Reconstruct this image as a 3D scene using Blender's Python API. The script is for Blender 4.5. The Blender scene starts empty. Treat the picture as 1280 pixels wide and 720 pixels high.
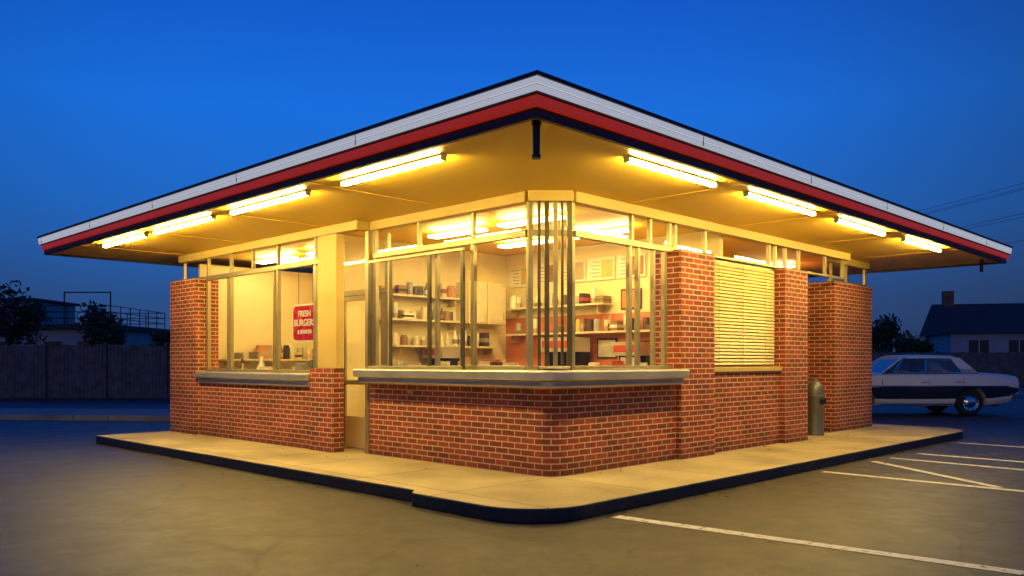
import bpy, bmesh, math, random
from mathutils import Vector, Matrix
random.seed(7)
S=bpy.context.scene
S.view_settings.view_transform='Standard'; S.view_settings.look='None'; S.view_settings.exposure=0
CAM=(-7.043,-6.244); FW=(0.7156,0.6987); RT=(0.6987,-0.7156)
def site(lat,d,z=0):
    return Vector((CAM[0]+FW[0]*d+RT[0]*lat, CAM[1]+FW[1]*d+RT[1]*lat, z))
SITE_ANG=math.atan2(RT[1],RT[0])   # street runs this way

# ---------------------------------------------------------------- materials
def newmat(name):
    m=bpy.data.materials.new(name); m.use_nodes=True
    return m,m.node_tree.nodes,m.node_tree.links,m.node_tree.nodes['Principled BSDF']
def N(n,t,**k):
    x=n.new(t)
    for a,b in k.items(): setattr(x,a,b)
    return x
def setin(node,**k):
    for a,b in k.items():
        node.inputs[a.replace('_',' ')].default_value=b
def pbr(name,col,rough=.5,metal=0,var=.15,scale=8,bump=0.0,bscale=60,emit=None,es=0,rvar=.1):
    m,n,l,p=newmat(name)
    tc=N(n,'ShaderNodeTexCoord'); nz=N(n,'ShaderNodeTexNoise'); nz.inputs['Scale'].default_value=scale; nz.inputs['Detail'].default_value=6
    l.new(tc.outputs['Object'],nz.inputs['Vector'])
    mp=N(n,'ShaderNodeMapRange'); setin(mp,From_Min=.25,From_Max=.75,To_Min=1-var,To_Max=1+var)
    l.new(nz.outputs['Fac'],mp.inputs['Value'])
    mx=N(n,'ShaderNodeMix',data_type='RGBA',blend_type='MULTIPLY'); mx.inputs[0].default_value=1
    mx.inputs[6].default_value=(*col,1); l.new(mp.outputs['Result'],mx.inputs[7])
    l.new(mx.outputs[2],p.inputs['Base Color'])
    mr=N(n,'ShaderNodeMapRange'); setin(mr,From_Min=.25,From_Max=.75,To_Min=max(0,rough-rvar),To_Max=min(1,rough+rvar))
    l.new(nz.outputs['Fac'],mr.inputs['Value']); l.new(mr.outputs['Result'],p.inputs['Roughness'])
    p.inputs['Metallic'].default_value=metal
    if bump:
        n2=N(n,'ShaderNodeTexNoise'); n2.inputs['Scale'].default_value=bscale; n2.inputs['Detail'].default_value=4
        l.new(tc.outputs['Object'],n2.inputs['Vector'])
        b=N(n,'ShaderNodeBump'); b.inputs['Strength'].default_value=bump; b.inputs['Distance'].default_value=.01
        l.new(n2.outputs['Fac'],b.inputs['Height']); l.new(b.outputs['Normal'],p.inputs['Normal'])
    if emit:
        p.inputs['Emission Color'].default_value=(*emit,1); p.inputs['Emission Strength'].default_value=es
    return m
def emis(name,col,s):
    m,n,l,p=newmat(name); n.remove(p); e=N(n,'ShaderNodeEmission'); e.inputs[0].default_value=(*col,1); e.inputs[1].default_value=s
    l.new(e.outputs[0],n['Material Output'].inputs[0]); return m
def brickmat():
    m,n,l,p=newmat('red_brick')
    uv=N(n,'ShaderNodeUVMap'); uv.uv_map='UVMap'
    br=N(n,'ShaderNodeTexBrick'); br.offset=.5
    setin(br,Scale=1.0,Mortar_Size=.0072,Mortar_Smooth=.15,Bias=-.1,Brick_Width=.212,Row_Height=.0715)
    br.inputs['Color1'].default_value=(.34,.052,.016,1); br.inputs['Color2'].default_value=(.16,.026,.012,1); br.inputs['Mortar'].default_value=(.62,.45,.28,1)
    nw=N(n,'ShaderNodeTexNoise'); nw.inputs['Scale'].default_value=9; l.new(uv.outputs[0],nw.inputs['Vector'])
    vm=N(n,'ShaderNodeVectorMath',operation='MULTIPLY_ADD'); vm.inputs[1].default_value=(.008,.005,0)
    l.new(nw.outputs['Color'],vm.inputs[0]); l.new(uv.outputs[0],vm.inputs[2]); l.new(vm.outputs[0],br.inputs['Vector'])
    n1=N(n,'ShaderNodeTexNoise'); n1.inputs['Scale'].default_value=1.3; n1.inputs['Detail'].default_value=5; l.new(uv.outputs[0],n1.inputs['Vector'])
    n2=N(n,'ShaderNodeTexNoise'); n2.inputs['Scale'].default_value=45; n2.inputs['Detail'].default_value=4; l.new(uv.outputs[0],n2.inputs['Vector'])
    a=N(n,'ShaderNodeMath',operation='MULTIPLY_ADD'); a.inputs[1].default_value=1.0; a.inputs[2].default_value=.46; l.new(n1.outputs['Fac'],a.inputs[0])
    b=N(n,'ShaderNodeMath',operation='MULTIPLY_ADD'); b.inputs[1].default_value=.8; b.inputs[2].default_value=.6; l.new(n2.outputs['Fac'],b.inputs[0])
    c=N(n,'ShaderNodeMath',operation='MULTIPLY'); l.new(a.outputs[0],c.inputs[0]); l.new(b.outputs[0],c.inputs[1])
    mx=N(n,'ShaderNodeMix',data_type='RGBA',blend_type='MULTIPLY'); mx.inputs[0].default_value=1
    l.new(br.outputs['Color'],mx.inputs[6]); l.new(c.outputs[0],mx.inputs[7])
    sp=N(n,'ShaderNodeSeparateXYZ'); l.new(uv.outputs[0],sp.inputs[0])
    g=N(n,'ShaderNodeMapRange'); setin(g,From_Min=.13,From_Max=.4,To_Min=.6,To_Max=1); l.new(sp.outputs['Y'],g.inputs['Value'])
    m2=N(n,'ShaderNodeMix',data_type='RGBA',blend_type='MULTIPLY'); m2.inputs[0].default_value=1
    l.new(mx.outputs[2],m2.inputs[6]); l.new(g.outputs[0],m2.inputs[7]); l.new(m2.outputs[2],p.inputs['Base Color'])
    p.inputs['Roughness'].default_value=.68
    h=N(n,'ShaderNodeMath',operation='MULTIPLY_ADD'); h.inputs[1].default_value=-1; l.new(br.outputs['Fac'],h.inputs[0])
    h2=N(n,'ShaderNodeMath',operation='MULTIPLY'); h2.inputs[1].default_value=.35; l.new(n2.outputs['Fac'],h2.inputs[0]); l.new(h2.outputs[0],h.inputs[2])
    bp=N(n,'ShaderNodeBump'); bp.inputs['Strength'].default_value=.6; bp.inputs['Distance'].default_value=.006
    l.new(h.outputs[0],bp.inputs['Height']); l.new(bp.outputs[0],p.inputs['Normal'])
    return m
def glassmat(name,tint=(.97,.98,.95),refl=1.0):
    m,n,l,p=newmat(name); n.remove(p)
    t=N(n,'ShaderNodeBsdfTransparent'); t.inputs[0].default_value=(*tint,1)
    g=N(n,'ShaderNodeBsdfGlossy'); g.inputs['Roughness'].default_value=.015
    nz=N(n,'ShaderNodeTexNoise'); nz.inputs['Scale'].default_value=1.2; tc=N(n,'ShaderNodeTexCoord'); l.new(tc.outputs['Object'],nz.inputs['Vector'])
    bp=N(n,'ShaderNodeBump'); bp.inputs['Strength'].default_value=.12; bp.inputs['Distance'].default_value=.02
    l.new(nz.outputs['Fac'],bp.inputs['Height']); l.new(bp.outputs[0],g.inputs['Normal'])
    lw=N(n,'ShaderNodeLayerWeight'); lw.inputs[0].default_value=.5
    pw=N(n,'ShaderNodeMath',operation='POWER'); pw.inputs[1].default_value=4; l.new(lw.outputs['Facing'],pw.inputs[0])
    mu=N(n,'ShaderNodeMath',operation='MULTIPLY_ADD',use_clamp=True); mu.inputs[1].default_value=.85; mu.inputs[2].default_value=.085*refl; l.new(pw.outputs[0],mu.inputs[0])
    mix=N(n,'ShaderNodeMixShader'); l.new(mu.outputs[0],mix.inputs[0]); l.new(t.outputs[0],mix.inputs[1]); l.new(g.outputs[0],mix.inputs[2])
    l.new(mix.outputs[0],n['Material Output'].inputs[0]); return m
def asphaltmat():
    m,n,l,p=newmat('asphalt'); tc=N(n,'ShaderNodeTexCoord')
    def noise(s,d=6,r=.6):
        x=N(n,'ShaderNodeTexNoise'); x.inputs['Scale'].default_value=s; x.inputs['Detail'].default_value=d; x.inputs['Roughness'].default_value=r; l.new(tc.outputs['Object'],x.inputs['Vector']); return x
    a=noise(.25,8,.6); b=noise(2.2,8,.7); c=noise(85,3)
    r=N(n,'ShaderNodeValToRGB'); r.color_ramp.elements[0].position=.32; r.color_ramp.elements[0].color=(.018,.019,.022,1)
    r.color_ramp.elements[1].position=.70; r.color_ramp.elements[1].color=(.045,.045,.047,1)
    s=N(n,'ShaderNodeMath',operation='MULTIPLY_ADD'); s.inputs[1].default_value=.45; l.new(b.outputs['Fac'],s.inputs[0])
    s2=N(n,'ShaderNodeMath',operation='MULTIPLY'); s2.inputs[1].default_value=.58; l.new(a.outputs['Fac'],s2.inputs[0]); l.new(s2.outputs[0],s.inputs[2]); l.new(s.outputs[0],r.inputs[0])
    gr=N(n,'ShaderNodeMapRange'); setin(gr,From_Min=.3,From_Max=.7,To_Min=.1,To_Max=2.4); l.new(c.outputs['Fac'],gr.inputs['Value'])
    mx=N(n,'ShaderNodeMix',data_type='RGBA',blend_type='MULTIPLY'); mx.inputs[0].default_value=1; l.new(r.outputs[0],mx.inputs[6]); l.new(gr.outputs[0],mx.inputs[7])
    nd=noise(1.5,4); vd=N(n,'ShaderNodeVectorMath',operation='MULTIPLY_ADD'); vd.inputs[1].default_value=(.6,.6,0); l.new(nd.outputs['Color'],vd.inputs[0]); l.new(tc.outputs['Object'],vd.inputs[2])
    v=N(n,'ShaderNodeTexVoronoi',feature='DISTANCE_TO_EDGE'); v.inputs['Scale'].default_value=.33; l.new(vd.outputs[0],v.inputs['Vector'])
    cr=N(n,'ShaderNodeMapRange'); setin(cr,From_Min=.0,From_Max=.010,To_Min=.3,To_Max=1); l.new(v.outputs['Distance'],cr.inputs['Value'])
    v2=N(n,'ShaderNodeTexVoronoi'); v2.inputs['Scale'].default_value=.55; l.new(vd.outputs[0],v2.inputs['Vector'])
    ol=N(n,'ShaderNodeMapRange'); setin(ol,From_Min=.03,From_Max=.13,To_Min=.5,To_Max=1); l.new(v2.outputs['Distance'],ol.inputs['Value'])
    k=N(n,'ShaderNodeMath',operation='MULTIPLY'); l.new(cr.outputs[0],k.inputs[0]); l.new(ol.outputs[0],k.inputs[1])
    m2=N(n,'ShaderNodeMix',data_type='RGBA',blend_type='MULTIPLY'); m2.inputs[0].default_value=1; l.new(mx.outputs[2],m2.inputs[6]); l.new(k.outputs[0],m2.inputs[7])
    l.new(m2.outputs[2],p.inputs['Base Color'])
    rr=N(n,'ShaderNodeMapRange'); setin(rr,From_Min=.38,From_Max=.62,To_Min=.42,To_Max=.56); l.new(b.outputs['Fac'],rr.inputs['Value']); l.new(rr.outputs[0],p.inputs['Roughness'])
    bp=N(n,'ShaderNodeBump'); bp.inputs['Strength'].default_value=.6; bp.inputs['Distance'].default_value=.008; l.new(c.outputs['Fac'],bp.inputs['Height']); l.new(bp.outputs[0],p.inputs['Normal'])
    return m
def concmat(name='concrete',col=(.58,.47,.26),joint=1.5):
    m,n,l,p=newmat(name); tc=N(n,'ShaderNodeTexCoord')
    def noise(s,d=6):
        x=N(n,'ShaderNodeTexNoise'); x.inputs['Scale'].default_value=s; x.inputs['Detail'].default_value=d; l.new(tc.outputs['Object'],x.inputs['Vector']); return x
    a=noise(1.1,9); c=noise(60,4)
    br=N(n,'ShaderNodeTexBrick'); br.offset=0; setin(br,Scale=1.0,Mortar_Size=.008,Brick_Width=joint,Row_Height=joint,Bias=0)
    br.inputs['Color1'].default_value=(*col,1); br.inputs['Color2'].default_value=(*[x*.9 for x in col],1); br.inputs['Mortar'].default_value=(*[x*.3 for x in col],1)
    l.new(tc.outputs['Object'],br.inputs['Vector'])
    r=N(n,'ShaderNodeMapRange'); setin(r,From_Min=.3,From_Max=.7,To_Min=.62,To_Max=1.12); l.new(a.outputs['Fac'],r.inputs['Value'])
    r2=N(n,'ShaderNodeMapRange'); setin(r2,From_Min=.3,From_Max=.7,To_Min=.85,To_Max=1.12); l.new(c.outputs['Fac'],r2.inputs['Value'])
    k=N(n,'ShaderNodeMath',operation='MULTIPLY'); l.new(r.outputs[0],k.inputs[0]); l.new(r2.outputs[0],k.inputs[1])
    mx=N(n,'ShaderNodeMix',data_type='RGBA',blend_type='MULTIPLY'); mx.inputs[0].default_value=1; l.new(br.outputs['Color'],mx.inputs[6]); l.new(k.outputs[0],mx.inputs[7])
    l.new(mx.outputs[2],p.inputs['Base Color']); p.inputs['Roughness'].default_value=.75
    bp=N(n,'ShaderNodeBump'); bp.inputs['Strength'].default_value=.3; bp.inputs['Distance'].default_value=.005; l.new(c.outputs['Fac'],bp.inputs['Height']); l.new(bp.outputs[0],p.inputs['Normal'])
    return m
def paintmat():
    m,n,l,p=newmat('worn_road_paint'); tc=N(n,'ShaderNodeTexCoord')
    a=N(n,'ShaderNodeTexNoise'); a.inputs['Scale'].default_value=14; a.inputs['Detail'].default_value=8; a.inputs['Roughness'].default_value=.7; l.new(tc.outputs['Object'],a.inputs['Vector'])
    r=N(n,'ShaderNodeValToRGB'); r.color_ramp.elements[0].position=.36; r.color_ramp.elements[0].color=(.07,.065,.06,1); r.color_ramp.elements[1].position=.46; r.color_ramp.elements[1].color=(.8,.78,.72,1)
    l.new(a.outputs['Fac'],r.inputs[0]); l.new(r.outputs[0],p.inputs['Base Color']); p.inputs['Roughness'].default_value=.6
    return m
M={}
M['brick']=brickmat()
M['alu']=pbr('aluminium_frame',(.40,.33,.19),.42,.7,.1,4)
M['dalu']=pbr('dark_aluminium',(.13,.11,.07),.4,.7,.1,4)
M['steel']=pbr('stainless_steel',(.60,.56,.46),.36,.68,.14,2.5,0,60,rvar=.08)
M['soffit']=pbr('soffit_paint',(.84,.54,.055),.5,0,.08,1.0,.04,40)
M['beam']=pbr('cream_trim_paint',(.60,.43,.13),.5,0,.08,3)
M['white']=pbr('white_fascia_panel',(.8,.8,.8),.35,0,.08,2,emit=(.9,.93,1),es=.38)  # emission added so the band shows as a strip lit from within
M['red']=pbr('red_fascia_glow_paint',(.60,.022,.006),.4,0,.2,3,emit=(1,.05,.01),es=.22)  # red emission added to the paint so the band looks lit
M['dark']=pbr('dark_brown_metal',(.05,.022,.015),.5,.1,.1,3)
M['cap']=pbr('roof_edge_flashing',(.03,.03,.035),.5,.3,.1,3)
M['roof']=pbr('roof_membrane',(.08,.08,.085),.9,0,.25,1.5,.4,50)
M['tube']=emis('fluorescent_diffuser',(1,.74,.22),190)
M['panel']=emis('interior_light_panel',(1,.76,.29),46)
M['fix']=pbr('fixture_enamel',(.55,.42,.16),.45)
M['cream']=pbr('cream_wall_paint',(.76,.65,.36),.6,0,.08,1.5)
M['salmon']=pbr('salmon_wall_paint',(.58,.19,.08),.55,0,.15,2)
M['tile']=pbr('floor_tile',(.35,.25,.18),.3,0,.2,3)
M['glass']=glassmat('window_glass')
M['conc']=concmat(); M['farconc']=concmat('old_concrete',(.36,.35,.33),2.5)
M['kerb']=pbr('dark_kerb_paint',(.028,.028,.032),.6,0,.5,6,.4,50)
M['asphalt']=asphaltmat(); M['paint']=paintmat()
M['blind']=pbr('shutter_slat',(.78,.63,.27),.45,0,.06,2)
M['black']=pbr('black_metal',(.02,.02,.022),.4,.4)
M['rubber']=pbr('tyre_rubber',(.02,.02,.02),.8,0,.2,20)
M['wood']=pbr('weathered_fence_wood',(.17,.14,.12),.85,0,.45,3,.4,30)
M['bark']=pbr('bark',(.06,.045,.03),.9,0,.3,6,.5,20)
M['leaf']=pbr('foliage_dark',(.035,.055,.025),.75,0,.4,3)
M['leaf2']=pbr('foliage_light',(.06,.085,.03),.75,0,.4,3)
M['dryleaf']=pbr('dry_leaf',(.16,.09,.03),.8,0,.4,5)
pal=[('paper_white',(.75,.70,.56)),('cup_red',(.45,.06,.03)),('box_brown',(.28,.15,.07)),('jar_orange',(.5,.22,.06)),('bottle_green',(.10,.12,.05)),('bottle_dark',(.04,.025,.02)),('label_yellow',(.6,.42,.12)),('label_tan',(.42,.32,.2)),('tin_grey',(.3,.28,.24)),('dark_walnut',(.09,.05,.03)),('carton_cream',(.62,.54,.36))]
for a,c in pal: M[a]=pbr(a,c,.4,0,.1,10)
PAL=[a for a,c in pal]+['box_brown','tin_grey','carton_cream','dark_walnut']

# ---------------------------------------------------------------- mesh builder
class MB:
    def __init__(s): s.v=[];s.f=[];s.m=[];s.uv=[];s.mats=[];s.sm=[];s.T=Matrix.Identity(4)
    def mi(s,k):
        if k not in s.mats: s.mats.append(k)
        return s.mats.index(k)
    def add(s,vs,fs,mat,uvs=None,smooth=False):
        o=len(s.v); s.v+= [tuple(s.T@Vector(v)) for v in vs]
        for i,f in enumerate(fs):
            s.f.append(tuple(o+j for j in f)); s.m.append(s.mi(mat if isinstance(mat,str) else mat[i])); s.sm.append(smooth)
            if uvs: s.uv.append(uvs[i])
            else:
                P=[Vector(vs[j]) for j in f]; n=(P[1]-P[0]).cross(P[2]-P[0])
                a=[abs(x) for x in n]
                if a[2]>=a[0] and a[2]>=a[1]: s.uv.append([(p.x,p.y) for p in P])
                elif a[0]>=a[1]: s.uv.append([(p.y,p.z) for p in P])
                else: s.uv.append([(p.x,p.z) for p in P])
    def box(s,x0,x1,y0,y1,z0,z1,mat):
        v=[(x0,y0,z0),(x1,y0,z0),(x1,y1,z0),(x0,y1,z0),(x0,y0,z1),(x1,y0,z1),(x1,y1,z1),(x0,y1,z1)]
        s.add(v,[(0,3,2,1),(4,5,6,7),(0,1,5,4),(2,3,7,6),(1,2,6,5),(3,0,4,7)],mat)
    def prism(s,pts,z0,z1,mat,top=None,u0=0):
        n=len(pts); v=[(x,y,z0) for x,y in pts]+[(x,y,z1) for x,y in pts]; fs=[];uv=[];mm=[];u=u0
        for i in range(n):
            j=(i+1)%n; L=math.dist(pts[i],pts[j]); fs.append((i,j,n+j,n+i)); uv.append([(u,z0),(u+L,z0),(u+L,z1),(u,z1)]); u+=L; mm.append(mat)
        fs.append(tuple(range(n,2*n))); uv.append([p for p in pts]); mm.append(top or mat)
        fs.append(tuple(range(n-1,-1,-1))); uv.append([pts[k] for k in range(n-1,-1,-1)]); mm.append(mat)
        s.add(v,fs,mm,uv)
    def lathe(s,cx,cy,prof,mat,n=16,smooth=True):
        v=[];fs=[]
        for r,z in prof:
            for i in range(n): a=2*math.pi*i/n; v.append((cx+r*math.cos(a),cy+r*math.sin(a),z))
        for k in range(len(prof)-1):
            for i in range(n): j=(i+1)%n; fs.append((k*n+i,k*n+j,(k+1)*n+j,(k+1)*n+i))
        fs.append(tuple(range(n-1,-1,-1))); b=(len(prof)-1)*n; fs.append(tuple(b+i for i in range(n)))
        s.add(v,fs,mat,None,smooth)
    def cyl(s,p0,p1,r0,r1,mat,n=10,smooth=True):
        p0=Vector(p0);p1=Vector(p1);d=(p1-p0).normalized(); a=d.orthogonal().normalized(); b=d.cross(a)
        v=[];
        for p,r in ((p0,r0),(p1,r1)):
            for i in range(n): t=2*math.pi*i/n; v.append(tuple(p+a*r*math.cos(t)+b*r*math.sin(t)))
        fs=[(i,(i+1)%n,n+(i+1)%n,n+i) for i in range(n)]+[tuple(range(n-1,-1,-1)),tuple(range(n,2*n))]
        s.add(v,fs,mat,None,smooth)
    def obj(s,name,parent=None,bevel=0,loc=None):
        me=bpy.data.meshes.new(name); me.from_pydata(s.v,[],s.f)
        for k in s.mats: me.materials.append(M[k])
        me.polygons.foreach_set('material_index',s.m); me.polygons.foreach_set('use_smooth',s.sm)
        ul=me.uv_layers.new(name='UVMap'); i=0
        for u in s.uv:
            for c in u: ul.data[i].uv=c; i+=1
        me.update(); o=bpy.data.objects.new(name,me); S.collection.objects.link(o)
        if parent: o.parent=parent
        if loc: o.location=loc
        if bevel:
            b=o.modifiers.new('bevel','BEVEL'); b.width=bevel; b.segments=2; b.limit_method='ANGLE'
        if any(s.sm):
            try: me.set_sharp_from_angle(angle=math.radians(35))
            except Exception: pass
        return o
def empty(name,loc=(0,0,0),rz=0):
    e=bpy.data.objects.new(name,None); S.collection.objects.link(e); e.location=loc; e.rotation_euler=(0,0,rz); return e
def arc(cx,cy,r,a0,a1,n=8):
    return [(cx+r*math.cos(math.radians(a0+(a1-a0)*i/n)),cy+r*math.sin(math.radians(a0+(a1-a0)*i/n))) for i in range(n+1)]

# ---------------------------------------------------------------- ground
g=MB(); g.box(-500,500,-500,500,-.5,0,'asphalt'); g.obj('asphalt_ground')
pad=MB()
pts=[(-1.66,9.35),(-1.66,.42),(-1.80,.28)]+arc(-1.15,-.75,.65,180,270,10)+arc(10.0,-.6,.8,270,360,8)+[(10.8,9.35)]
pad.prism(pts,.0,.14,'kerb','conc'); pad.obj('sidewalk',bevel=.018)
def line(a,b,w=.12):
    m=MB(); a=Vector((*a,0)); b=Vector((*b,0)); d=(b-a).normalized(); p=Vector((-d.y,d.x,0))*w/2
    m.add([tuple(q+Vector((0,0,.004))) for q in (a-p,b-p,b+p,a+p)],[(0,1,2,3)],'paint'); return m.obj('parking_line')
line((-.82,-1.52),(-.30,-7.5),.14)
line((3.62,-1.55),(3.50,-7.0)); line((5.85,-1.6),(5.3,-7)); line((6.75,-1.7),(6.4,-7.2)); line((9.1,-1.6),(8.7,-7))
mm=MB(); a=Vector((5.2,-1.6,.008)); b=Vector((3.66,-3.6,.008)); d=(b-a).normalized(); p=Vector((-d.y,d.x,0))*.055
mm.add([tuple(a-p),tuple(b-p),tuple(b+p),tuple(a+p)],[(0,1,2,3)],'paint'); mm.obj('parking_line')
rl_=random.Random(3); lf=MB()
for i in range(170):
    q=rl_.random()
    if q<.4: p=Vector((rl_.uniform(-1.2,10),-1.43-abs(rl_.gauss(0,.12)),.006))
    elif q<.7: p=Vector((-1.72-abs(rl_.gauss(0,.12)),rl_.uniform(.6,9),.006))
    elif q<.85: p=Vector((rl_.uniform(-6,9),rl_.uniform(-6,-1.5),.006))
    else: p=Vector((rl_.uniform(-.2,8),-.05-abs(rl_.gauss(.15,.15)),.146)) if rl_.random()<.5 else Vector((-.45-abs(rl_.gauss(0,.15)),rl_.uniform(0,8.5),.146))
    a_=rl_.uniform(0,6.28); s_=rl_.uniform(.015,.035); u=Vector((math.cos(a_),math.sin(a_),0))*s_; v_=Vector((-u.y,u.x,0))*.55
    up=Vector((0,0,rl_.uniform(.004,.015)))
    lf.add([tuple(p-u),tuple(p+v_+up),tuple(p+u+up*.4),tuple(p-v_+up)],[(0,1,2,3)],'dryleaf')
lf.obj('leaf_litter')

# ---------------------------------------------------------------- restaurant
R=empty('drive_in_restaurant')
PT=2.95
w=MB()
outer=[(-.05,3.40),(-.05,.2)]+arc(.2,.2,.25,180,270,6)[1:]+[(2.45,-.05)]
inner=[(2.45,.15),(.25,.15),(.15,.25),(.15,3.40)]
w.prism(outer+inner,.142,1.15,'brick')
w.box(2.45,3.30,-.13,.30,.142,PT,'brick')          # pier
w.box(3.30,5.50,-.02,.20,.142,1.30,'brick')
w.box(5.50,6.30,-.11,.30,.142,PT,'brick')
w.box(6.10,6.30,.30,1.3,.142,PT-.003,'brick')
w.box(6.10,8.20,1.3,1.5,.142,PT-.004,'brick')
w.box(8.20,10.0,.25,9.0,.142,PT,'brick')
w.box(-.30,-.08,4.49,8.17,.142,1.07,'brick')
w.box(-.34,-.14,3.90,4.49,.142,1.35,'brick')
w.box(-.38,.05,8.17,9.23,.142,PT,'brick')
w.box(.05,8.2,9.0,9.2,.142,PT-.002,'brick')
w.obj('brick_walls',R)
c=MB()
c.box(3.302,5.498,-.06,.22,1.302,1.37,'beam'); c.obj('window_sill',R,bevel=.008)
k=MB()
o1=[(-.30,3.46),(-.30,.15)]+arc(.12,.12,.42,180,270,8)[1:]+[(2.40,-.30)]
i1=[(2.40,.13),(.3,.13),(.13,.3),(.13,3.46)]
k.prism(o1+i1,1.235,1.35,'steel')
o2=[(-.24,3.43),(-.24,.15)]+arc(.13,.13,.37,180,270,8)[1:]+[(2.36,-.24)]
k.prism(o2+[(2.36,.1),(.28,.1),(.1,.28),(.1,3.43)],1.155,1.234,'steel')
k.box(-.40,-.02,4.50,8.16,1.16,1.27,'steel'); k.box(-.35,-.05,4.51,8.16,1.075,1.158,'steel')
k.obj('service_counter',R,bevel=.02)
t=MB(); t.lathe(.02,-.02,[(.10,1.352),(.17,1.37),(.185,1.39),(.18,1.395),(.12,1.375)],'steel',24)
t.box(.6,1.5,-.22,-.05,1.352,1.366,'steel')
t.obj('counter_tray',R)

f=MB(); gl=MB()
def vbar(x,y,z0,z1,wx=.05,wy=.05,mat='alu'): f.box(x-wx/2,x+wx/2,y-wy/2,y+wy/2,z0,z1,mat)
G=.03
for y,wd in ((3.36,.07),(2.02,.045),(1.33,.06),(.385,.05)): vbar(G,y,1.351,2.91,.06,wd)
for y in (3.36,2.39,1.33,.385): vbar(G,y,2.99,3.31,.055,.045)
for x,wd in ((.385,.05),(1.50,.06),(1.68,.05),(2.02,.04),(2.28,.06)): vbar(x,G,1.351,2.91,wd,.06)
for x in (.385,1.55,1.95,2.4): vbar(x,G,2.99,3.31,.05,.055)
for z0,z1,d in ((1.3515,1.40,.035),(2.912,2.988,.04)):
    f.box(G-d,G+d,.41,3.395,z0,z1,'alu'); f.box(.41,2.44,G-d,G+d,z0,z1,'alu')
cx0=Vector((G,.36,0)); cx1=Vector((.36,G,0)); cd=(cx1-cx0).normalized(); ang=math.atan2(cd.y,cd.x); CL=(cx1-cx0).length
T=Matrix.Translation(cx0)@Matrix.Rotation(ang,4,'Z'); f.T=T
for i,(s,wd,mt) in enumerate(((.0,.06,'alu'),(.10,.035,'dalu'),(.19,.055,'dalu'),(.29,.05,'alu'),(.37,.03,'dalu'),(.455,.06,'dalu'))):
    f.box(s-wd/2,s+wd/2,-.035,.035,1.3512,3.315,mt)
f.box(.0,CL,-.03,.03,2.915,2.985,'alu'); f.box(0,CL,-.03,.03,1.352,1.398,'alu')
f.T=Matrix.Identity(4)
for y,wd in ((3.34,.04),(2.86,.03),(2.04,.05),(1.40,.05)): f.box(-.11,-.07,y-wd/2,y+wd/2,1.352,2.83,'dalu')
f.box(-.112,-.068,1.38,3.36,2.83,2.87,'alu'); f.box(-.112,-.068,1.38,3.36,1.3525,1.39,'alu')
X=-.16
for y,wd in ((4.60,.07),(5.69,.05),(5.80,.03),(7.26,.05),(7.36,.03),(8.12,.06)): vbar(X,y,1.272,2.91,.06,wd)
for y in (4.6,5.69,6.5,7.26,8.12,9.1): vbar(X,y,2.99,3.31,.055,.045)
f.box(X-.035,X+.035,4.5,8.16,1.2725,1.32,'alu'); f.box(X-.04,X+.04,4.5,8.165,2.912,2.988,'alu')
f.box(X-.04,X+.04,8.18,9.2,2.952,2.988,'alu')
for x in (2.58,3.34,5.26,5.46,5.81,6.3,7.34,8.1): vbar(x,G+.03,2.99,3.31,.05,.055)
for x in (8.30,9.0,9.9): vbar(x,.36,2.99,3.31,.05,.055)
f.box(2.46,8.15,G-.01,G+.07,2.952,2.99,'alu'); f.box(8.22,9.98,.32,.40,2.952,2.99,'alu')
f.box(3.302,3.35,.08,.14,1.372,2.951,'alu'); f.box(5.45,5.498,.08,.14,1.372,2.951,'alu'); f.box(3.351,5.449,.08,.14,2.90,2.951,'alu'); f.box(3.351,5.449,.08,.14,1.373,1.41,'alu')
f.obj('window_frames',R,bevel=.004)
p_=MB(); p_.box(-.24,-.10,3.95,4.44,1.352,3.305,'beam'); p_.box(-.06,.03,3.42,3.50,.142,3.305,'alu'); p_.obj('door_posts',R,bevel=.008)
h=MB()
h.box(-.03,.12,.40,3.42,3.312,3.436,'beam'); h.box(.40,8.16,-.03,.12,3.312,3.436,'beam'); h.box(8.161,8.25,-.031,.43,3.311,3.4362,'beam'); h.box(8.251,9.99,.29,.43,3.312,3.436,'beam')
h.box(-.24,-.08,3.44,9.2,3.31,3.436,'beam'); h.box(-.08,-.031,3.44,3.6,3.312,3.435,'beam')
h.T=T; h.box(-.03,CL+.03,-.065,.06,3.314,3.437,'beam'); h.T=Matrix.Identity(4)
h.obj('header_beam',R,bevel=.006)
def pane(a,b,z0,z1): gl.add([(a[0],a[1],z0),(b[0],b[1],z0),(b[0],b[1],z1),(a[0],a[1],z1)],[(0,1,2,3)],'glass')
def panes(fixed,axis,cuts,z0,z1):
    for a,b in zip(cuts,cuts[1:]):
        tilt=random.uniform(-.006,.006)
        if axis=='y': pane((fixed+tilt,b),(fixed-tilt,a),z0,z1)
        else: pane((a,fixed+tilt),(b,fixed-tilt),z0,z1)
panes(G,'y',[.385,1.33,2.02,3.36],1.39,2.92); panes(G,'y',[.385,1.33,2.39,3.36],2.98,3.32)
panes(G,'x',[.385,1.50,1.68,2.02,2.28,2.44],1.39,2.92); panes(G,'x',[.385,1.55,1.95,2.45],2.98,3.32)
pane((G,.36),(.36,G),1.39,3.32)
panes(-.09,'y',[1.40,2.04,3.34],1.385,2.835)
panes(X,'y',[4.6,5.69,7.26,8.12],1.31,2.92); panes(X,'y',[4.6,6.5,7.26,8.12,9.1],2.98,3.32)
panes(G+.03,'x',[2.58,3.34,5.26,5.81,6.3,7.34,8.1],2.98,3.32); panes(.36,'x',[8.3,9.0,9.9],2.98,3.32)
pane((.305,4.52),(.305,3.60),.62,2.42); pane((.305,4.58),(.305,3.44),2.53,3.3)
gl.obj('window_glass',R)
b=MB()
z=1.43
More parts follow.
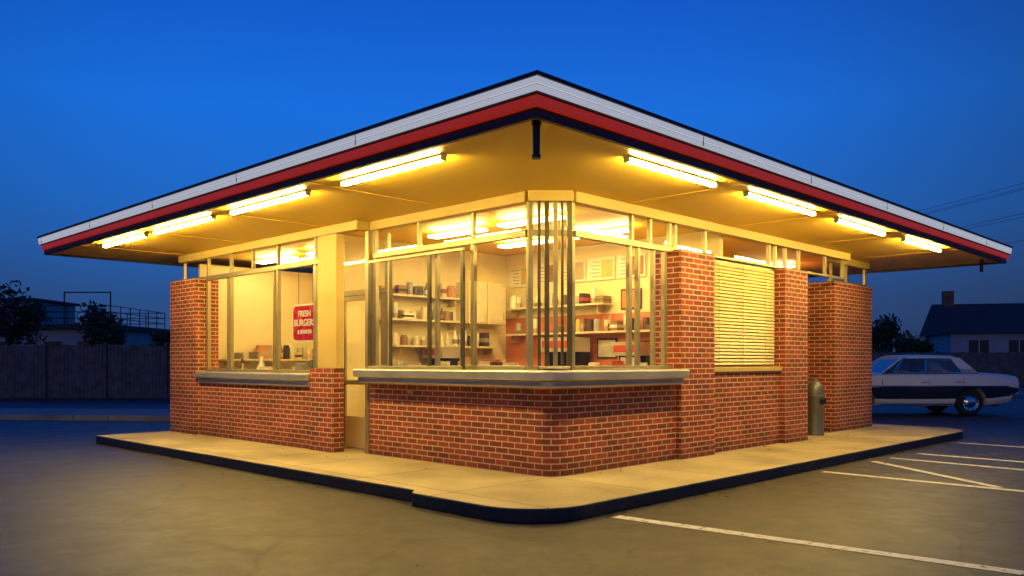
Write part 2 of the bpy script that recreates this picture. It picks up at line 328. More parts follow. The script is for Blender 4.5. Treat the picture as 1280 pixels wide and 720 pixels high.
while z<2.89:
    b.T=Matrix.Translation((4.4+random.uniform(-.004,.004),.062,z))@Matrix.Rotation(math.radians(62+random.uniform(-1.5,1.5)),4,'X')@Matrix.Rotation(random.uniform(-.0008,.0008),4,'Y')
    b.box(-1.045,1.045,-.028,.028,-.0015,.0015,'blind'); z+=.050
b.T=Matrix.Identity(4)
for xx in (3.7,4.4,5.1): b.box(xx-.004,xx+.004,.030,.034,1.41,2.90,'beam')
b.box(3.355,5.445,.13,.138,1.41,2.90,'label_tan')
b.obj('slatted_shutter',R)
d=MB()
d.box(.28,.34,3.42,3.49,.142,3.31,'alu'); d.box(.28,.34,4.58,4.66,.142,3.31,'alu'); d.box(.281,.339,3.491,4.579,2.45,2.53,'alu')
d.box(.29,.325,3.50,3.60,.15,2.445,'alu'); d.box(.29,.325,4.50,4.575,.15,2.445,'alu'); d.box(.291,.324,3.601,4.499,.15,.62,'cream'); d.box(.291,.324,3.601,4.499,2.37,2.445,'alu'); d.box(.291,.324,3.601,4.499,1.10,1.17,'alu')
d.box(.22,.24,3.54,3.57,1.0,1.35,'steel'); d.box(.2405,.29,3.545,3.565,1.02,1.05,'steel'); d.box(.2405,.29,3.545,3.565,1.30,1.33,'steel')
d.obj('entrance_door',R,bevel=.004)
r=MB()
x0,x1,y0,y1=-2.24,11.68,-1.83,10.54
r.box(x0+.12,x1-.12,y0+.12,y1-.12,3.437,3.484,'soffit')
def ring(mb,i,wd,z0,z1,mat):
    a,b_,c_,d_=x0+i,x1-i,y0+i,y1-i
    mb.box(a,b_,c_,c_+wd,z0,z1,mat); mb.box(a,b_,d_-wd,d_,z0,z1,mat); mb.box(a,a+wd,c_+wd,d_-wd,z0,z1,mat); mb.box(b_-wd,b_,c_+wd,d_-wd,z0,z1,mat)
ring(r,.07,.05,3.40,3.485,'dark')
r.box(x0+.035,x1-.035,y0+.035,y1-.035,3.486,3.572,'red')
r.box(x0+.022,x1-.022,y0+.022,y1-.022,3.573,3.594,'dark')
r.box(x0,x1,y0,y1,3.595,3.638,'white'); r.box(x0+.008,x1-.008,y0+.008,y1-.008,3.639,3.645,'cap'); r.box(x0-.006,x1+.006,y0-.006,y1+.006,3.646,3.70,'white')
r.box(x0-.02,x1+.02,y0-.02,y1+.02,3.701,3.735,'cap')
r.box(x0+.3,x1-.3,y0+.3,y1-.3,3.736,3.78,'roof')
r.obj('roof',R,bevel=.006)
fj=MB()
yy=y0+2.44
while yy<y1: fj.box(x0-.0085,x0-.001,yy-.004,yy+.004,3.596,3.70,'tin_grey'); yy+=2.44
xx=x0+2.44
while xx<x1: fj.box(xx-.004,xx+.004,y0-.0085,y0-.001,3.596,3.70,'tin_grey'); xx+=2.44
fj.obj('fascia_joints',R)
v=MB()
for yy in (7.2,7.6): v.lathe(-1.6,yy,[(.05,3.73),(.05,3.9),(.09,3.92),(.09,3.97),(.02,4.0)],'cap',12)
v.box(4.5,6,5,6.4,3.78,4.1,'fix'); v.obj('roof_vents',R)
st=MB()
for yy in (1.8,4.26,6.6,8.9): st.box(x0+.14,-.25,yy-.012,yy+.012,3.430,3.4365,'soffit')
for xx in (1.4,3.95,6.5,9.0): st.box(xx-.012,xx+.012,y0+.14,-.04,3.430,3.4365,'soffit')
st.obj('soffit_battens',R)
# surface-mounted fluorescent fittings: slim enamel base with a wrap-round diffuser
tl=MB(); tb=MB()
for a,c_ in ((-.24,1.47),(2.15,4.02),(4.5,6.45),(6.75,8.5)):
    tl.box(-1.857,-1.783,a,c_,3.416,3.4368,'fix'); tb.box(-1.843,-1.797,a+.03,c_-.03,3.380,3.4155,'tube')
    for e in (a,c_-.028): tl.box(-1.85,-1.79,e,e+.028,3.376,3.4155,'fix')
for a,c_ in ((-.55,1.1),(1.77,3.6),(4.29,6.05),(6.85,8.65)):
    tl.box(a,c_,-1.477,-1.403,3.416,3.4368,'fix'); tb.box(a+.03,c_-.03,-1.463,-1.417,3.380,3.4155,'tube')
    for e in (a,c_-.028): tl.box(e,e+.028,-1.47,-1.41,3.376,3.4155,'fix')
tl.obj('light_fittings',R); tb.obj('fluorescent_tubes',R)
dn=MB()
dn.lathe(-2.02,-1.62,[(.040,3.436),(.040,3.40),(.032,3.39),(.032,3.16),(.040,3.15),(.040,3.12)],'black',14)
dn.lathe(10.9,-1.5,[(.04,3.436),(.03,3.40),(.03,3.22),(.04,3.2)],'black',14); dn.obj('roof_drain_stubs',R)
nt=MB(); nt.box(-.056,-.051,2.42,2.56,1.02,1.08,'jar_orange'); nt.obj('wall_notice',R)

# interior shell
s=MB()
s.box(.35,4.0,4.7,4.8,.145,3.43,'cream')
s.box(4.0,4.1,.2,4.8,.145,2.25,'salmon'); s.box(4.0,4.1,.2,4.8,2.2501,3.43,'cream')
s.box(3.0,3.1,4.8,9.0,.145,3.43,'cream'); s.box(.06,3.0,8.93,8.999,.145,3.30,'cream')
s.box(3.1,8.19,8.9,8.99,.145,3.3,'cream'); s.box(4.11,10,3.9,4.0,2.96,3.43,'cream')
s.box(.16,8.1,.25,4.69,.143,.150,'tile')
s.obj('interior_walls',R)
lp=MB()
for xx in (1.2,2.7):
    for yy in (.9,2.4): lp.box(xx-.1,xx+.1,yy,yy+1.1,3.34,3.37,'panel')
lp.box(.9,1.1,5.4,6.6,3.34,3.37,'panel'); lp.box(.9,1.1,7.2,8.4,3.34,3.37,'panel')
lp.box(4.4,4.6,.7,1.9,3.36,3.39,'panel'); lp.box(6.0,6.2,2.0,3.2,3.36,3.39,'panel'); lp.box(8.8,9.0,1.4,2.6,3.36,3.39,'panel')
lp.obj('ceiling_lights',R)

# ------------------------------------------------- interior furnishings
def item(mb,x,y,z,kind=None,sc=1):
    kind=kind or random.choice(['bottle','box','jar','cup','tin','box','tin','stack'])
    c1=random.choice(PAL); c2=random.choice(PAL)
    if kind=='bottle':
        h=random.uniform(.18,.30)*sc; r_=random.uniform(.03,.045)*sc
        mb.lathe(x,y,[(r_,z),(r_,z+h*.6),(r_*.35,z+h*.8),(r_*.35,z+h)],c1,10); mb.lathe(x,y,[(r_*1.03,z+h*.15),(r_*1.03,z+h*.45)],c2,10)
    elif kind=='box':
        a=random.uniform(.04,.12)*sc; b_=random.uniform(.04,.08)*sc; h=random.uniform(.08,.26)*sc
        mb.box(x-a,x+a,y-b_,y+b_,z,z+h,c1); mb.box(x-a-.002,x+a+.002,y-b_-.002,y+b_+.002,z+h*.3,z+h*.6,c2)
    elif kind=='jar':
        r_=random.uniform(.05,.08)*sc; h=random.uniform(.14,.24)*sc
        mb.lathe(x,y,[(r_,z),(r_*1.05,z+h*.5),(r_,z+h*.85),(r_*.8,z+h*.88),(r_*.8,z+h)],c1,12)
    elif kind=='cup':
        for i in range(random.randint(3,7)): mb.lathe(x,y,[(.032*sc,z+i*.035),(.045*sc,z+i*.035+.09)],'paper_white' if i else 'label_tan',10)
    elif kind=='stack':
        for i in range(random.randint(3,8)): mb.lathe(x,y,[(.05*sc,z+i*.018),(.085*sc,z+i*.018+.014)],'carton_cream',14)
    else:
        r_=.055*sc; hh=random.uniform(.12,.22)*sc; mb.lathe(x,y,[(r_,z),(r_,z+hh),(r_*.9,z+hh+.01)],random.choice(['tin_grey','carton_cream','dark_walnut']),12)
kc=MB(); kc.box(3.35,3.99,.5,4.6,.15,1.0,'cream'); kc.box(3.3,3.995,.45,4.65,1.0,1.05,'steel'); kc.box(.9,3.28,4.12,4.69,.15,1.0,'cream'); kc.box(.85,3.29,4.07,4.695,1.0,1.05,'steel'); kc.obj('kitchen_counter',bevel=.01)
def shelf(name,x0_,x1_,y0_,y1_,z,items=True,axis='y',sc=1):
    m=MB(); m.box(x0_,x1_,y0_,y1_,z-.03,z,'carton_cream')
    L=(y1_-y0_) if axis=='y' else (x1_-x0_); t_=.1
    for q in (.15,L-.15):
        if axis=='y': m.box(x1_-.2,x1_,y0_+q,y0_+q+.02,z-.15,z-.0305,'fix')
        else: m.box(x0_+q,x0_+q+.02,y1_-.2,y1_,z-.15,z-.0305,'fix')
    while t_<L-.1:
        if random.random()<.9:
            if axis=='y': item(m,(x0_+x1_)/2+random.uniform(-.06,.06),y0_+t_,z+.001,sc=sc)
            else: item(m,x0_+t_,(y0_+y1_)/2+random.uniform(-.05,.05),z+.001,sc=sc)
        t_+=random.uniform(.07,.19)
    return m.obj(name)
shelf('wall_shelf',3.7,3.995,.9,4.5,1.95); shelf('wall_shelf',3.72,3.995,2.2,4.5,2.42)
shelf('wall_shelf',1.2,3.6,4.42,4.695,1.72,axis='x'); shelf('wall_shelf',1.0,2.7,4.42,4.695,2.15,axis='x'); shelf('wall_shelf',1.0,2.7,4.45,4.695,2.55,axis='x')
shelf('wall_shelf',.4,2.6,8.6,8.925,1.5,axis='x',sc=1.2)
cb=MB()
for i in range(2):
    xa=2.75+i*.46; cb.box(xa,xa+.44,4.36,4.695,2.12,2.85,'cream'); cb.box(xa+.02,xa+.42,4.345,4.3595,2.14,2.83,'carton_cream'); cb.box(xa+.36,xa+.375,4.325,4.3445,2.2,2.32,'steel')
cb.obj('wall_cupboard',bevel=.004)
cg=MB()
for i in range(20): item(cg,random.uniform(3.45,3.85),.6+i*.2,1.051,sc=1.7)
for i in range(14): item(cg,1.0+i*.17,random.uniform(4.25,4.5),1.051,sc=1.7)
cg.obj('kitchen_goods')
cg=MB()
for i in range(10): item(cg,.24+random.uniform(0,.08),.9+i*.245,1.155,sc=1.5)
for i in range(6): item(cg,.7+i*.28,.24,1.155,sc=1.4)
cg.box(.155,.42,.5,3.35,1.12,1.15,'steel'); cg.box(.5,2.4,.155,.40,1.12,1.15,'steel')
cg.obj('counter_supplies')
def machine(name,x,y,z,wd,dp,ht):
    m=MB(); m.box(x,x+dp,y,y+wd,z,z+ht*.15,'steel'); m.box(x+dp*.5,x+dp,y,y+wd,z+ht*.15,z+ht*.7,'black'); m.box(x,x+dp,y,y+wd,z+ht*.7,z+ht,'steel')
    for i in range(3): m.cyl((x+dp*.25,y+wd*(.2+.3*i),z+ht*.7),(x+dp*.25,y+wd*(.2+.3*i),z+ht*.52),.02,.015,'black')
    m.lathe(x+dp*.27,y+wd*.5,[(.05,z+ht*.16),(.06,z+ht*.3),(.04,z+ht*.42)],'bottle_dark',12)
    m.box(x-.004,x,y+wd*.1,y+wd*.9,z+ht*.78,z+ht*.93,'cup_red'); return m.obj(name,bevel=.006)
machine('coffee_machine',3.3,1.2,1.052,.5,.45,.7); machine('soda_fountain',3.28,2.5,1.052,.7,.5,.8); machine('coffee_machine',1.9,4.1,1.052,.5,.4,.65)
mb=MB()
for i in range(6):
    yy=.9+i*.62; mb.box(3.965,3.998,yy,yy+.56,2.82,3.2,'paper_white'); mb.box(3.96,3.9645,yy+.03,yy+.27,2.86,3.16,random.choice(['jar_orange','box_brown','label_yellow','label_tan']))
    for j in range(5): mb.box(3.961,3.9645,yy+.31,yy+.31+random.uniform(.12,.21),2.88+j*.06,2.892+j*.06,'box_brown')
mb.obj('menu_board')
ps=MB()
for yy,zz,c_ in ((1.2,1.45,'label_yellow'),(2.1,1.5,'paper_white'),(3.0,1.42,'jar_orange'),(1.0,2.3,'box_brown'),(1.6,2.3,'jar_orange')):
    ps.box(3.985,3.999,yy,yy+.42,zz,zz+.34,'dark_walnut'); ps.box(3.981,3.9845,yy+.03,yy+.39,zz+.03,zz+.31,c_)
ps.obj('wall_poster')
lw=MB(); lw.box(.0,.35,4.6,8.1,1.0,1.04,'steel'); lw.box(2.4,2.99,5.2,8.8,.15,1.05,'cream')
for i in range(16): item(lw,.14+random.uniform(-.05,.08),4.75+i*.2,1.041,sc=1.8)
for i in range(12): item(lw,2.6,5.4+i*.27,1.051,sc=1.7)
lw.box(.5,1.1,8.3,8.55,.15,1.3,'fix'); lw.box(1.3,2.0,8.1,8.5,.15,1.3,'steel')
lw.obj('display_counter')
sg=empty('window_sign',(-.09,5.02,2.05))
m=MB()
def rr(w_,h_,r_): return arc(w_-r_,h_-r_,r_,0,90,5)+arc(-w_+r_,h_-r_,r_,90,180,5)+arc(-w_+r_,-h_+r_,r_,180,270,5)+arc(w_-r_,-h_+r_,r_,270,360,5)
Ts=Matrix.Rotation(math.radians(-90),4,'Z')@Matrix.Rotation(math.radians(90),4,'X')
M['signred']=pbr('sign_red_glow_enamel',(.40,.012,.012),.25,emit=(1,.03,.03),es=.06)  # faint red emission added to the enamel, so the board glows slightly
m.T=Ts; m.prism(rr(.36,.29,.08),-.02,0,'paper_white'); m.prism(rr(.335,.265,.07),.001,.008,'signred'); m.obj('panel',sg)
for i,(tx,sz,zz) in enumerate((('FRESH',.13,.10),('BURGERS',.145,-.045),('& SHAKES',.09,-.17))):
    cu=bpy.data.curves.new('lettering','FONT'); cu.body=tx; cu.size=sz; cu.align_x='CENTER'; cu.extrude=.003; cu.offset=.002; cu.materials.append(M['paper_white'])
    o=bpy.data.objects.new('lettering',cu); S.collection.objects.link(o); o.parent=sg; o.rotation_euler=(math.radians(90),0,math.radians(-90)); o.location=(-.013,0,zz)
hg=MB(); hg.cyl((0.01,.2,.28),(0.01,.2,.95),.004,.004,'black'); hg.cyl((0.01,-.2,.28),(0.01,-.2,.95),.004,.004,'black'); hg.obj('hanging_wires',sg)

# ------------------------------------------------- trash can
M['binpaint']=pbr('bin_grey_metal',(.17,.17,.14),.4,.5,.2,8)
tcn=MB(); tcn.lathe(7.3,.22,[(.155,.142),(.16,.18),(.15,.2),(.155,.80),(.165,.82),(.165,.85),(.15,.86),(.15,.95),(.12,1.05),(.06,1.10),(.05,1.14)],'binpaint',20)
tcn.box(7.2,7.4,.06,.075,.70,.78,'black'); tcn.obj('trash_can')

# ------------------------------------------------- vintage car
M['carwhite']=pbr('car_cream_paint',(.84,.84,.78),.35,0,.03,2); M['carblue']=pbr('car_navy_paint',(.02,.025,.045),.2,0,.1,2)
M['chrome']=pbr('chrome',(.7,.7,.7),.12,1,.05,5); M['carglass']=glassmat('car_glass',(.75,.78,.7),1.2); M['seat']=pbr('car_seat_vinyl',(.5,.42,.26),.5); M['tail']=pbr('tail_lamp_red',(.4,.01,.01),.25)
for k_ in ('carwhite','carblue'):
    pp=M[k_].node_tree.nodes['Principled BSDF']; pp.inputs['Coat Weight'].default_value=.4
car=empty('parked_car',site(10.9,23.1),math.atan2(-RT[1],-RT[0]))
st_=[(2.72,.80,.52,.80,.86),(2.62,.90,.40,.88,.98),(2.2,.95,.30,.92,1.04),(1.2,.97,.27,.95,1.10),(.95,.97,.26,.96,1.13),(-.2,.98,.26,.96,1.13),(-1.5,.98,.27,.97,1.14),(-1.9,.97,.28,.98,1.13),(-2.4,.94,.34,.96,1.10),(-2.66,.89,.44,.92,1.05),(-2.74,.80,.52,.86,.98)]
bd=MB(); V=[];F=[];MM=[]
def ringp(x,w_,zb,zs,zt):
    hp=[(w_*.86,zb),(w_*.96,zb+.09),(w_*.985,zb+.19),(w_,zs-.18),(w_*.99,zs),(w_*.95,zt-.04),(w_*.86,zt),(w_*.4,zt+.02)]
    return [(x,y,z) for y,z in hp]+[(x,-y,z) for y,z in reversed(hp)]
for s_ in st_: V+=ringp(*s_)
n_=16
for k_ in range(len(st_)-1):
    for i in range(n_):
        j=(i+1)%n_; F.append((k_*n_+i,(k_+1)*n_+i,(k_+1)*n_+j,k_*n_+j))
        MM.append('carblue' if i in (2,12,15) else 'carwhite')
F.append(tuple(range(n_))); MM.append('carwhite'); F.append(tuple((len(st_)-1)*n_+i for i in range(n_-1,-1,-1))); MM.append('carwhite')
bd.add(V,F,MM,None,True); body=bd.obj('body',None)
WX=(1.62,-1.35)
for wx in WX:
    bpy.ops.mesh.primitive_cylinder_add(radius=.42,depth=2.6,vertices=36,location=(wx,0,.36),rotation=(math.radians(90),0,0)); cut=bpy.context.object
    md=body.modifiers.new('b','BOOLEAN'); md.operation='DIFFERENCE'; md.object=cut; md.solver='EXACT'
    bpy.context.view_layer.objects.active=body; bpy.ops.object.select_all(action='DESELECT'); body.select_set(True); bpy.ops.object.modifier_apply(modifier='b'); bpy.data.objects.remove(cut)
body.parent=car
wh=MB()
for wx in WX:
    for sd in (1,-1):
        wh.T=Matrix.Translation((wx,sd*.84,.36))@Matrix.Rotation(math.radians(-90*sd),4,'X')
        wh.lathe(0,0,[(.20,-.1),(.32,-.1),(.36,-.06),(.36,.05),(.335,.095),(.23,.10),(.215,.08)],'rubber',28)
        wh.lathe(0,0,[(.225,.06),(.22,.105),(.15,.085),(.14,.11),(.08,.14),(.03,.145)],'chrome',28)
        for q in range(10):
            a=q*math.pi/5; wh.cyl((.18*math.cos(a),.18*math.sin(a),.08),(.18*math.cos(a),.18*math.sin(a),.102),.02,.018,'black',8)
wh.T=Matrix.Identity(4); wh.box(-2.3,2.3,-.6,.6,.25,.4,'black'); 
for wx in WX: wh.cyl((wx,-.8,.35),(wx,.8,.35),.05,.05,'black'); wh.box(wx-.4,wx+.4,-.66,.66,.4,.74,'black')
wh.obj('wheels',car)
gh=MB()
def q4(xf,xr,w_,z): return [(xf,w_,z),(xr,w_,z),(xr,-w_,z),(xf,-w_,z)]
B_=q4(1.0,-1.62,.86,1.13); Tt=q4(.35,-1.12,.68,1.56)
gh.add(B_+Tt,[(0,1,5,4),(1,2,6,5),(2,3,7,6),(3,0,4,7)],'carglass')
gh.obj('windows',car)
ro=MB()
def rl(x,w_,z): return [(x,w_,z),(x,w_*.96,z+.05),(x,w_*.7,z+.085),(x,0,z+.10),(x,-w_*.7,z+.085),(x,-w_*.96,z+.05),(x,-w_,z),(x,0,z-.004)]
rs=[(.42,.66,1.50),(.30,.69,1.53),(-.4,.71,1.545),(-1.05,.70,1.53),(-1.22,.67,1.48)]
V=[];F=[]
for a in rs: V+=rl(*a)
for k_ in range(4):
    for i in range(8): j=(i+1)%8; F.append((k_*8+i,k_*8+j,(k_+1)*8+j,(k_+1)*8+i))
F.append(tuple(range(7,-1,-1))); F.append(tuple(32+i for i in range(8))); ro.add(V,F,'carwhite',None,True)
for sd in (1,-1):
    def pil(xb,xt,wb,wt,mat='carwhite'):
        yb=.862*sd; yt=.685*sd; a=[(xb-wb/2,yb,1.12),(xb+wb/2,yb,1.12),(xt+wt/2,yt,1.56),(xt-wt/2,yt,1.56)]
        bq=[(x,y-.04*sd,z) for x,y,z in a]; ro.add(a+bq,[(0,1,2,3),(7,6,5,4),(0,4,5,1),(1,5,6,2),(2,6,7,3),(3,7,4,0)],mat)
    pil(1.0,.36,.05,.05); pil(-.22,-.27,.05,.04,'chrome'); pil(-1.42,-1.06,.42,.26); pil(.72,.3,.02,.02,'chrome')
    ro.box(-1.6,1.0,sd*.872-.012,sd*.872+.012,1.115,1.14,'chrome')
ro.obj('roof_and_pillars',car)
tr=MB()
for sd in (1,-1):
    y=sd*.985
    tr.box(-2.35,2.2,y-.008,y+.012,.785,.81,'chrome'); tr.box(-.85,1.1,y-.012,y+.012,.29,.33,'chrome')
    for xx in (1.02,-.22,-1.15): tr.box(xx-.004,xx+.004,sd*.981-.006,sd*.981+.006,.82,1.0,'black')
    for xx in (-.1,-1.02): tr.box(xx-.08,xx+.08,sd*.985-.012,sd*.985+.012,.89,.91,'chrome')
    tr.box(-2.752,-2.70,sd*.62-.14,sd*.62+.14,.72,.86,'tail')
    tr.box(2.70,2.735,sd*.58-.16,sd*.58+.16,.66,.80,'paper_white')
tr.box(-2.86,-2.72,-.9,.9,.46,.60,'chrome'); tr.box(2.72,2.84,-.92,.92,.46,.60,'chrome'); tr.box(2.71,2.735,-.4,.4,.64,.80,'dark')
for sd in (1,-1): tr.box(-2.80,-2.45,sd*.92-.02,sd*.92+.02,.47,.59,'chrome')
tr.box(.15,.3,-.6,.6,.7,1.2,'seat'); tr.box(-.9,-.75,-.65,.65,.7,1.22,'seat'); tr.cyl((.62,.35,1.08),(.55,.35,1.2),.18,.18,'black')
tr.obj('trim_and_seats',car,bevel=.01)

# ------------------------------------------------- fence and left side
fe=MB(); fe.T=Matrix.Translation(site(0,33))@Matrix.Rotation(SITE_ANG,4,'Z')
x=-45
while x<-3:
    h_=2.1+random.uniform(-.05,.05); fe.box(x,x+.135,0+random.uniform(-.01,.01),.025,0,h_,'wood'); x+=.152
fe.box(-45,-3,.026,.07,.5,.6,'wood'); fe.box(-45,-3,.026,.07,1.7,1.8,'wood'); 
x=-45
while x<-3: fe.box(x,x+.1,-.12,-.02,0,2.22,'wood'); x+=2.4
fe.obj('wooden_fence')
sw=MB(); sw.T=Matrix.Translation(site(-10,21.5))@Matrix.Rotation(SITE_ANG-.10,4,'Z'); sw.box(-40,6,-1.2,1.6,0,.13,'farconc'); sw.obj('far_sidewalk')

M['stucco']=pbr('pale_stucco',(.42,.43,.45),.8,0,.15,1); M['shingle']=pbr('roof_shingle',(.06,.06,.07),.85,0,.3,4); M['winpane']=pbr('dark_window_pane',(.03,.04,.06),.1)
lb=empty('flat_roof_building',site(-24,47),SITE_ANG)
m=MB(); m.box(-9,1.2,0,9,0,3.3,'stucco'); m.box(-9.4,1.6,-.5,9.4,3.3,3.55,'shingle'); m.box(-7.5,-3.9,1.5,6,3.56,5.0,'stucco'); m.box(-7.7,-3.7,1.3,6.2,5.0,5.15,'shingle'); m.obj('walls_and_roof',lb)
m=MB()
for xx in (-7.5,-5,-2.5,-.6): m.box(xx,xx+1.0,-.03,.0,1.3,2.6,'winpane'); m.box(xx-.06,xx+1.06,-.05,-.031,1.22,1.3,'tin_grey')
m.obj('windows',lb)
m=MB()
def rail(ax,ay,bx,by,z0,z1a,z1b):
    for zz in (.35,.7,1.05): m.cyl((ax,ay,z1a+zz),(bx,by,z1b+zz),.025,.025,'black',6)
    L=math.hypot(bx-ax,by-ay); k_=max(1,int(L/1.1))
    for i in range(k_+1):
        t_=i/k_; m.cyl((ax+(bx-ax)*t_,ay+(by-ay)*t_,z1a+(z1b-z1a)*t_),(ax+(bx-ax)*t_,ay+(by-ay)*t_,z1a+(z1b-z1a)*t_+1.07),.03,.03,'black',6)
rail(-3.5,-.3,1.4,-.3,0,3.55,3.55); rail(1.4,-.3,1.4,7,0,3.55,3.55); rail(1.4,7,-3.5,7,0,3.55,3.55)
for xx in (-1.2,1.4): m.cyl((xx,-.3,3.55),(xx,-.3,5.4),.04,.04,'black',6)
m.cyl((-1.2,-.3,5.35),(1.4,-.3,5.35),.035,.035,'black',6)
m.obj('roof_railing',lb)
rh=empty('gable_house',site(34.6,60),SITE_ANG-.25)
m=MB(); m.box(-2.6,9,0,8,0,3.6,'stucco')
m.add([(-3,-.4,3.5),(9.4,-.4,3.5),(9.4,4,5.9),(-3,4,5.9),(-3,8.4,3.5),(9.4,8.4,3.5)],[(0,1,2,3),(3,2,5,4),(1,5,2),(0,3,4),(0,4,5,1)],'shingle')
m.box(-2.2,-1.5,3.6,4.4,4.5,6.9,'brick'); m.obj('walls_and_roof',rh)
m=MB()
for xx in (-1.4,1.2,4.2): m.box(xx,xx+1.3,-.04,0,1.4,3.0,'winpane'); m.box(xx-.1,xx+1.4,-.07,-.041,1.3,1.4,'paper_white'); m.box(xx+.62,xx+.68,-.06,-.041,1.4,3.0,'paper_white')
m.obj('windows',rh)

def tree(name,loc,h,rad,n=1400,leaf=.2,con=False):
    m=MB(); m.T=Matrix.Translation(loc); tp=(random.uniform(-.2,.2),random.uniform(-.2,.2),h*.6)
    m.cyl((0,0,0),tp,.035*h,.018*h,'bark',8); cl=[]
    for i in range(9):
        a=random.uniform(0,6.28); el=random.uniform(.35,1); r_=rad*random.uniform(.4,.85)*(1.25-el if con else 1)
        e=(math.cos(a)*r_,math.sin(a)*r_,h*(.35+.55*el)); b_=(tp[0]*.8,tp[1]*.8,h*random.uniform(.3,.58)); m.cyl(b_,e,.012*h,.003*h,'bark',5); cl.append((Vector(e),rad*random.uniform(.28,.5)))
    cl.append((Vector((0,0,h*.85)),rad*.45))
    for i in range(n):
        c_,r_=random.choice(cl); d_=Vector([random.gauss(0,1) for _ in range(3)]).normalized()*r_*random.uniform(.3,1.15); p=c_+d_
        u=Vector([random.gauss(0,1) for _ in range(3)]).normalized()*leaf*random.uniform(.5,1.1); v_=u.orthogonal().normalized()*leaf*random.uniform(.3,.7)
        m.add([tuple(p-u),tuple(p+v_),tuple(p+u),tuple(p-v_)],[(0,1,2,3)],'leaf2' if random.random()<.35 else 'leaf')
    return m.obj(name)
tree('broadleaf_tree',site(-18.9,38),4.1,1.3,1300,.16,True); tree('broadleaf_tree',site(-16.4,40),2.9,1.0,800,.16); tree('broadleaf_tree',site(-23.2,38.5),5.2,1.6,1300,.17)
tree('broadleaf_tree',site(25.5,56),4.4,1.6); tree('broadleaf_tree',site(28.2,58),3.0,1.4)
dt=MB()
for i in range(150):
    a=-85+i*1.15; c_=site(a+random.uniform(-.6,.6),88+random.uniform(-8,10),0); hh=random.uniform(1.6,4.2)
    for k_ in range(42):
        p=c_+Vector((random.gauss(0,.9),random.gauss(0,.9),random.uniform(0,hh))); u=Vector([random.gauss(0,1) for _ in range(3)]).normalized()*.6; v_=u.orthogonal().normalized()*.35
        dt.add([tuple(p-u),tuple(p+v_),tuple(p+u),tuple(p-v_)],[(0,1,2,3)],'leaf')
dt.obj('distant_trees')
hd=MB(); hd.T=Matrix.Translation(site(0,50))@Matrix.Rotation(SITE_ANG,4,'Z')
x=14
while x<60: hd.box(x,x+.18,0,.03,0,2.0+random.uniform(-.03,.03),'wood'); x+=.2
hd.box(14,60,.031,.07,1.5,1.6,'wood'); hd.obj('wooden_fence')

def pole(loc,h_):
    m=MB(); m.T=Matrix.Translation(loc)@Matrix.Rotation(SITE_ANG+.9,4,'Z'); m.cyl((0,0,0),(0,0,h_),.15,.1,'bark',12)
    for zz in (h_-.4,h_-1.5): m.box(-1.2,1.2,-.06,.06,zz-.06,zz+.06,'bark')
    for xx in (-1.1,-.4,.4,1.1):
        for zz in (h_-.4,h_-1.5): m.lathe(xx,0,[(.04,zz+.06),(.05,zz+.12),(.02,zz+.18)],'tin_grey',8)
    return m.obj('utility_pole')
pA=site(13.5,62); pB=site(25,17.5); pole(pA,9); pole(pB,9.4)
wr=MB()
for zz,off in ((8.78,-1.1),(8.78,.4),(8.78,1.1),(7.65,-.4),(7.65,1.1),(6.6,0)):
    o_=Vector((off*.8,off*.4,0)); prev=None
    for i in range(25):
        t_=i/24; p=pA.lerp(pB,t_)+o_; p.z=zz+.4*t_-1.0*4*t_*(1-t_)*.5
        if prev is not None: wr.cyl(prev,p,.008,.008,'black',4)
        prev=p
wr.obj('power_lines')

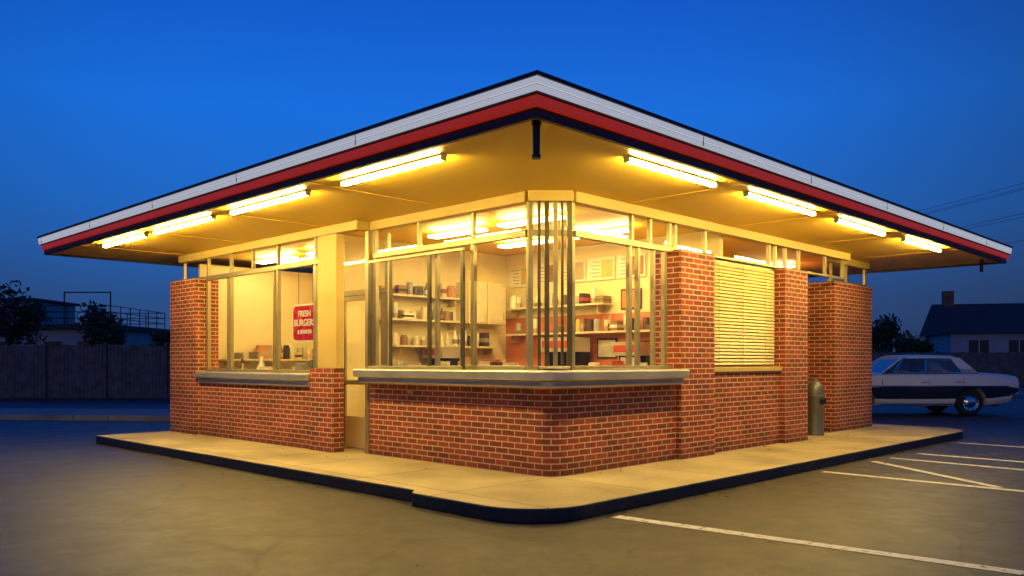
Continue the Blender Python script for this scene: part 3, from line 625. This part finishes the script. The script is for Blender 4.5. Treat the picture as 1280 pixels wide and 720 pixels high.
# ------------------------------------------------- world
W=bpy.data.worlds.new('World'); S.world=W; W.use_nodes=True; n=W.node_tree.nodes; l=W.node_tree.links; n.clear()
out=N(n,'ShaderNodeOutputWorld'); tc=N(n,'ShaderNodeTexCoord'); sx=N(n,'ShaderNodeSeparateXYZ'); l.new(tc.outputs['Generated'],sx.inputs[0])
rp=N(n,'ShaderNodeValToRGB'); l.new(sx.outputs['Z'],rp.inputs[0]); cr=rp.color_ramp
els=[(0,(.016,.052,.150)),(.07,(.009,.062,.22)),(.17,(.004,.105,.45)),(.28,(.002,.125,.60)),(.42,(0,.070,.47)),(1,(0,.025,.20))]
cr.elements[0].position=0; cr.elements[0].color=(*els[0][1],1); cr.elements[1].position=1; cr.elements[1].color=(*els[-1][1],1)
for p_0,c_ in els[1:-1]:
    e=cr.elements.new(p_0); e.color=(*c_,1)
dt_=N(n,'ShaderNodeVectorMath',operation='DOT_PRODUCT'); dt_.inputs[1].default_value=(FW[0]-.1*RT[0],FW[1]-.1*RT[1],.25); l.new(tc.outputs['Generated'],dt_.inputs[0])
mr=N(n,'ShaderNodeMapRange',interpolation_type='SMOOTHSTEP'); setin(mr,From_Min=.78,From_Max=1.03,To_Min=.60,To_Max=1.2); l.new(dt_.outputs['Value'],mr.inputs['Value'])
mx=N(n,'ShaderNodeMix',data_type='RGBA',blend_type='MULTIPLY'); mx.inputs[0].default_value=1; l.new(rp.outputs[0],mx.inputs[6]); l.new(mr.outputs[0],mx.inputs[7])
bg=N(n,'ShaderNodeBackground'); bg.inputs[1].default_value=1.0; l.new(mx.outputs[2],bg.inputs[0])
sk=N(n,'ShaderNodeTexSky',sky_type='NISHITA'); sk.sun_disc=False; sk.sun_elevation=math.radians(1.0)
SD=Vector((-FW[0]-.3*RT[0],-FW[1]-.3*RT[1],0)).normalized()
sk.sun_rotation=math.atan2(SD.x,SD.y)
b2=N(n,'ShaderNodeBackground'); b2.inputs[1].default_value=.009; l.new(sk.outputs[0],b2.inputs[0])
ad=N(n,'ShaderNodeAddShader'); l.new(bg.outputs[0],ad.inputs[0]); l.new(b2.outputs[0],ad.inputs[1]); l.new(ad.outputs[0],out.inputs[0])
sun=bpy.data.lights.new('sun','SUN'); sun.energy=.06; sun.angle=math.radians(15); sun.color=(1,.75,.6)
so=bpy.data.objects.new('sun',sun); S.collection.objects.link(so); so.rotation_euler=(Vector((-SD.x,-SD.y,-.12))).to_track_quat('-Z','Y').to_euler(); so.location=(0,0,20)

# ------------------------------------------------- camera
cm=bpy.data.cameras.new('camera'); co=bpy.data.objects.new('camera',cm); S.collection.objects.link(co)
co.location=(CAM[0],CAM[1],1.45); co.rotation_euler=(math.radians(90),0,math.atan2(FW[1],FW[0])-math.pi/2)
cm.lens=1037/1280*36; cm.sensor_width=36; cm.shift_y=92/1280; cm.clip_end=2000; cm.clip_start=.1
S.camera=co
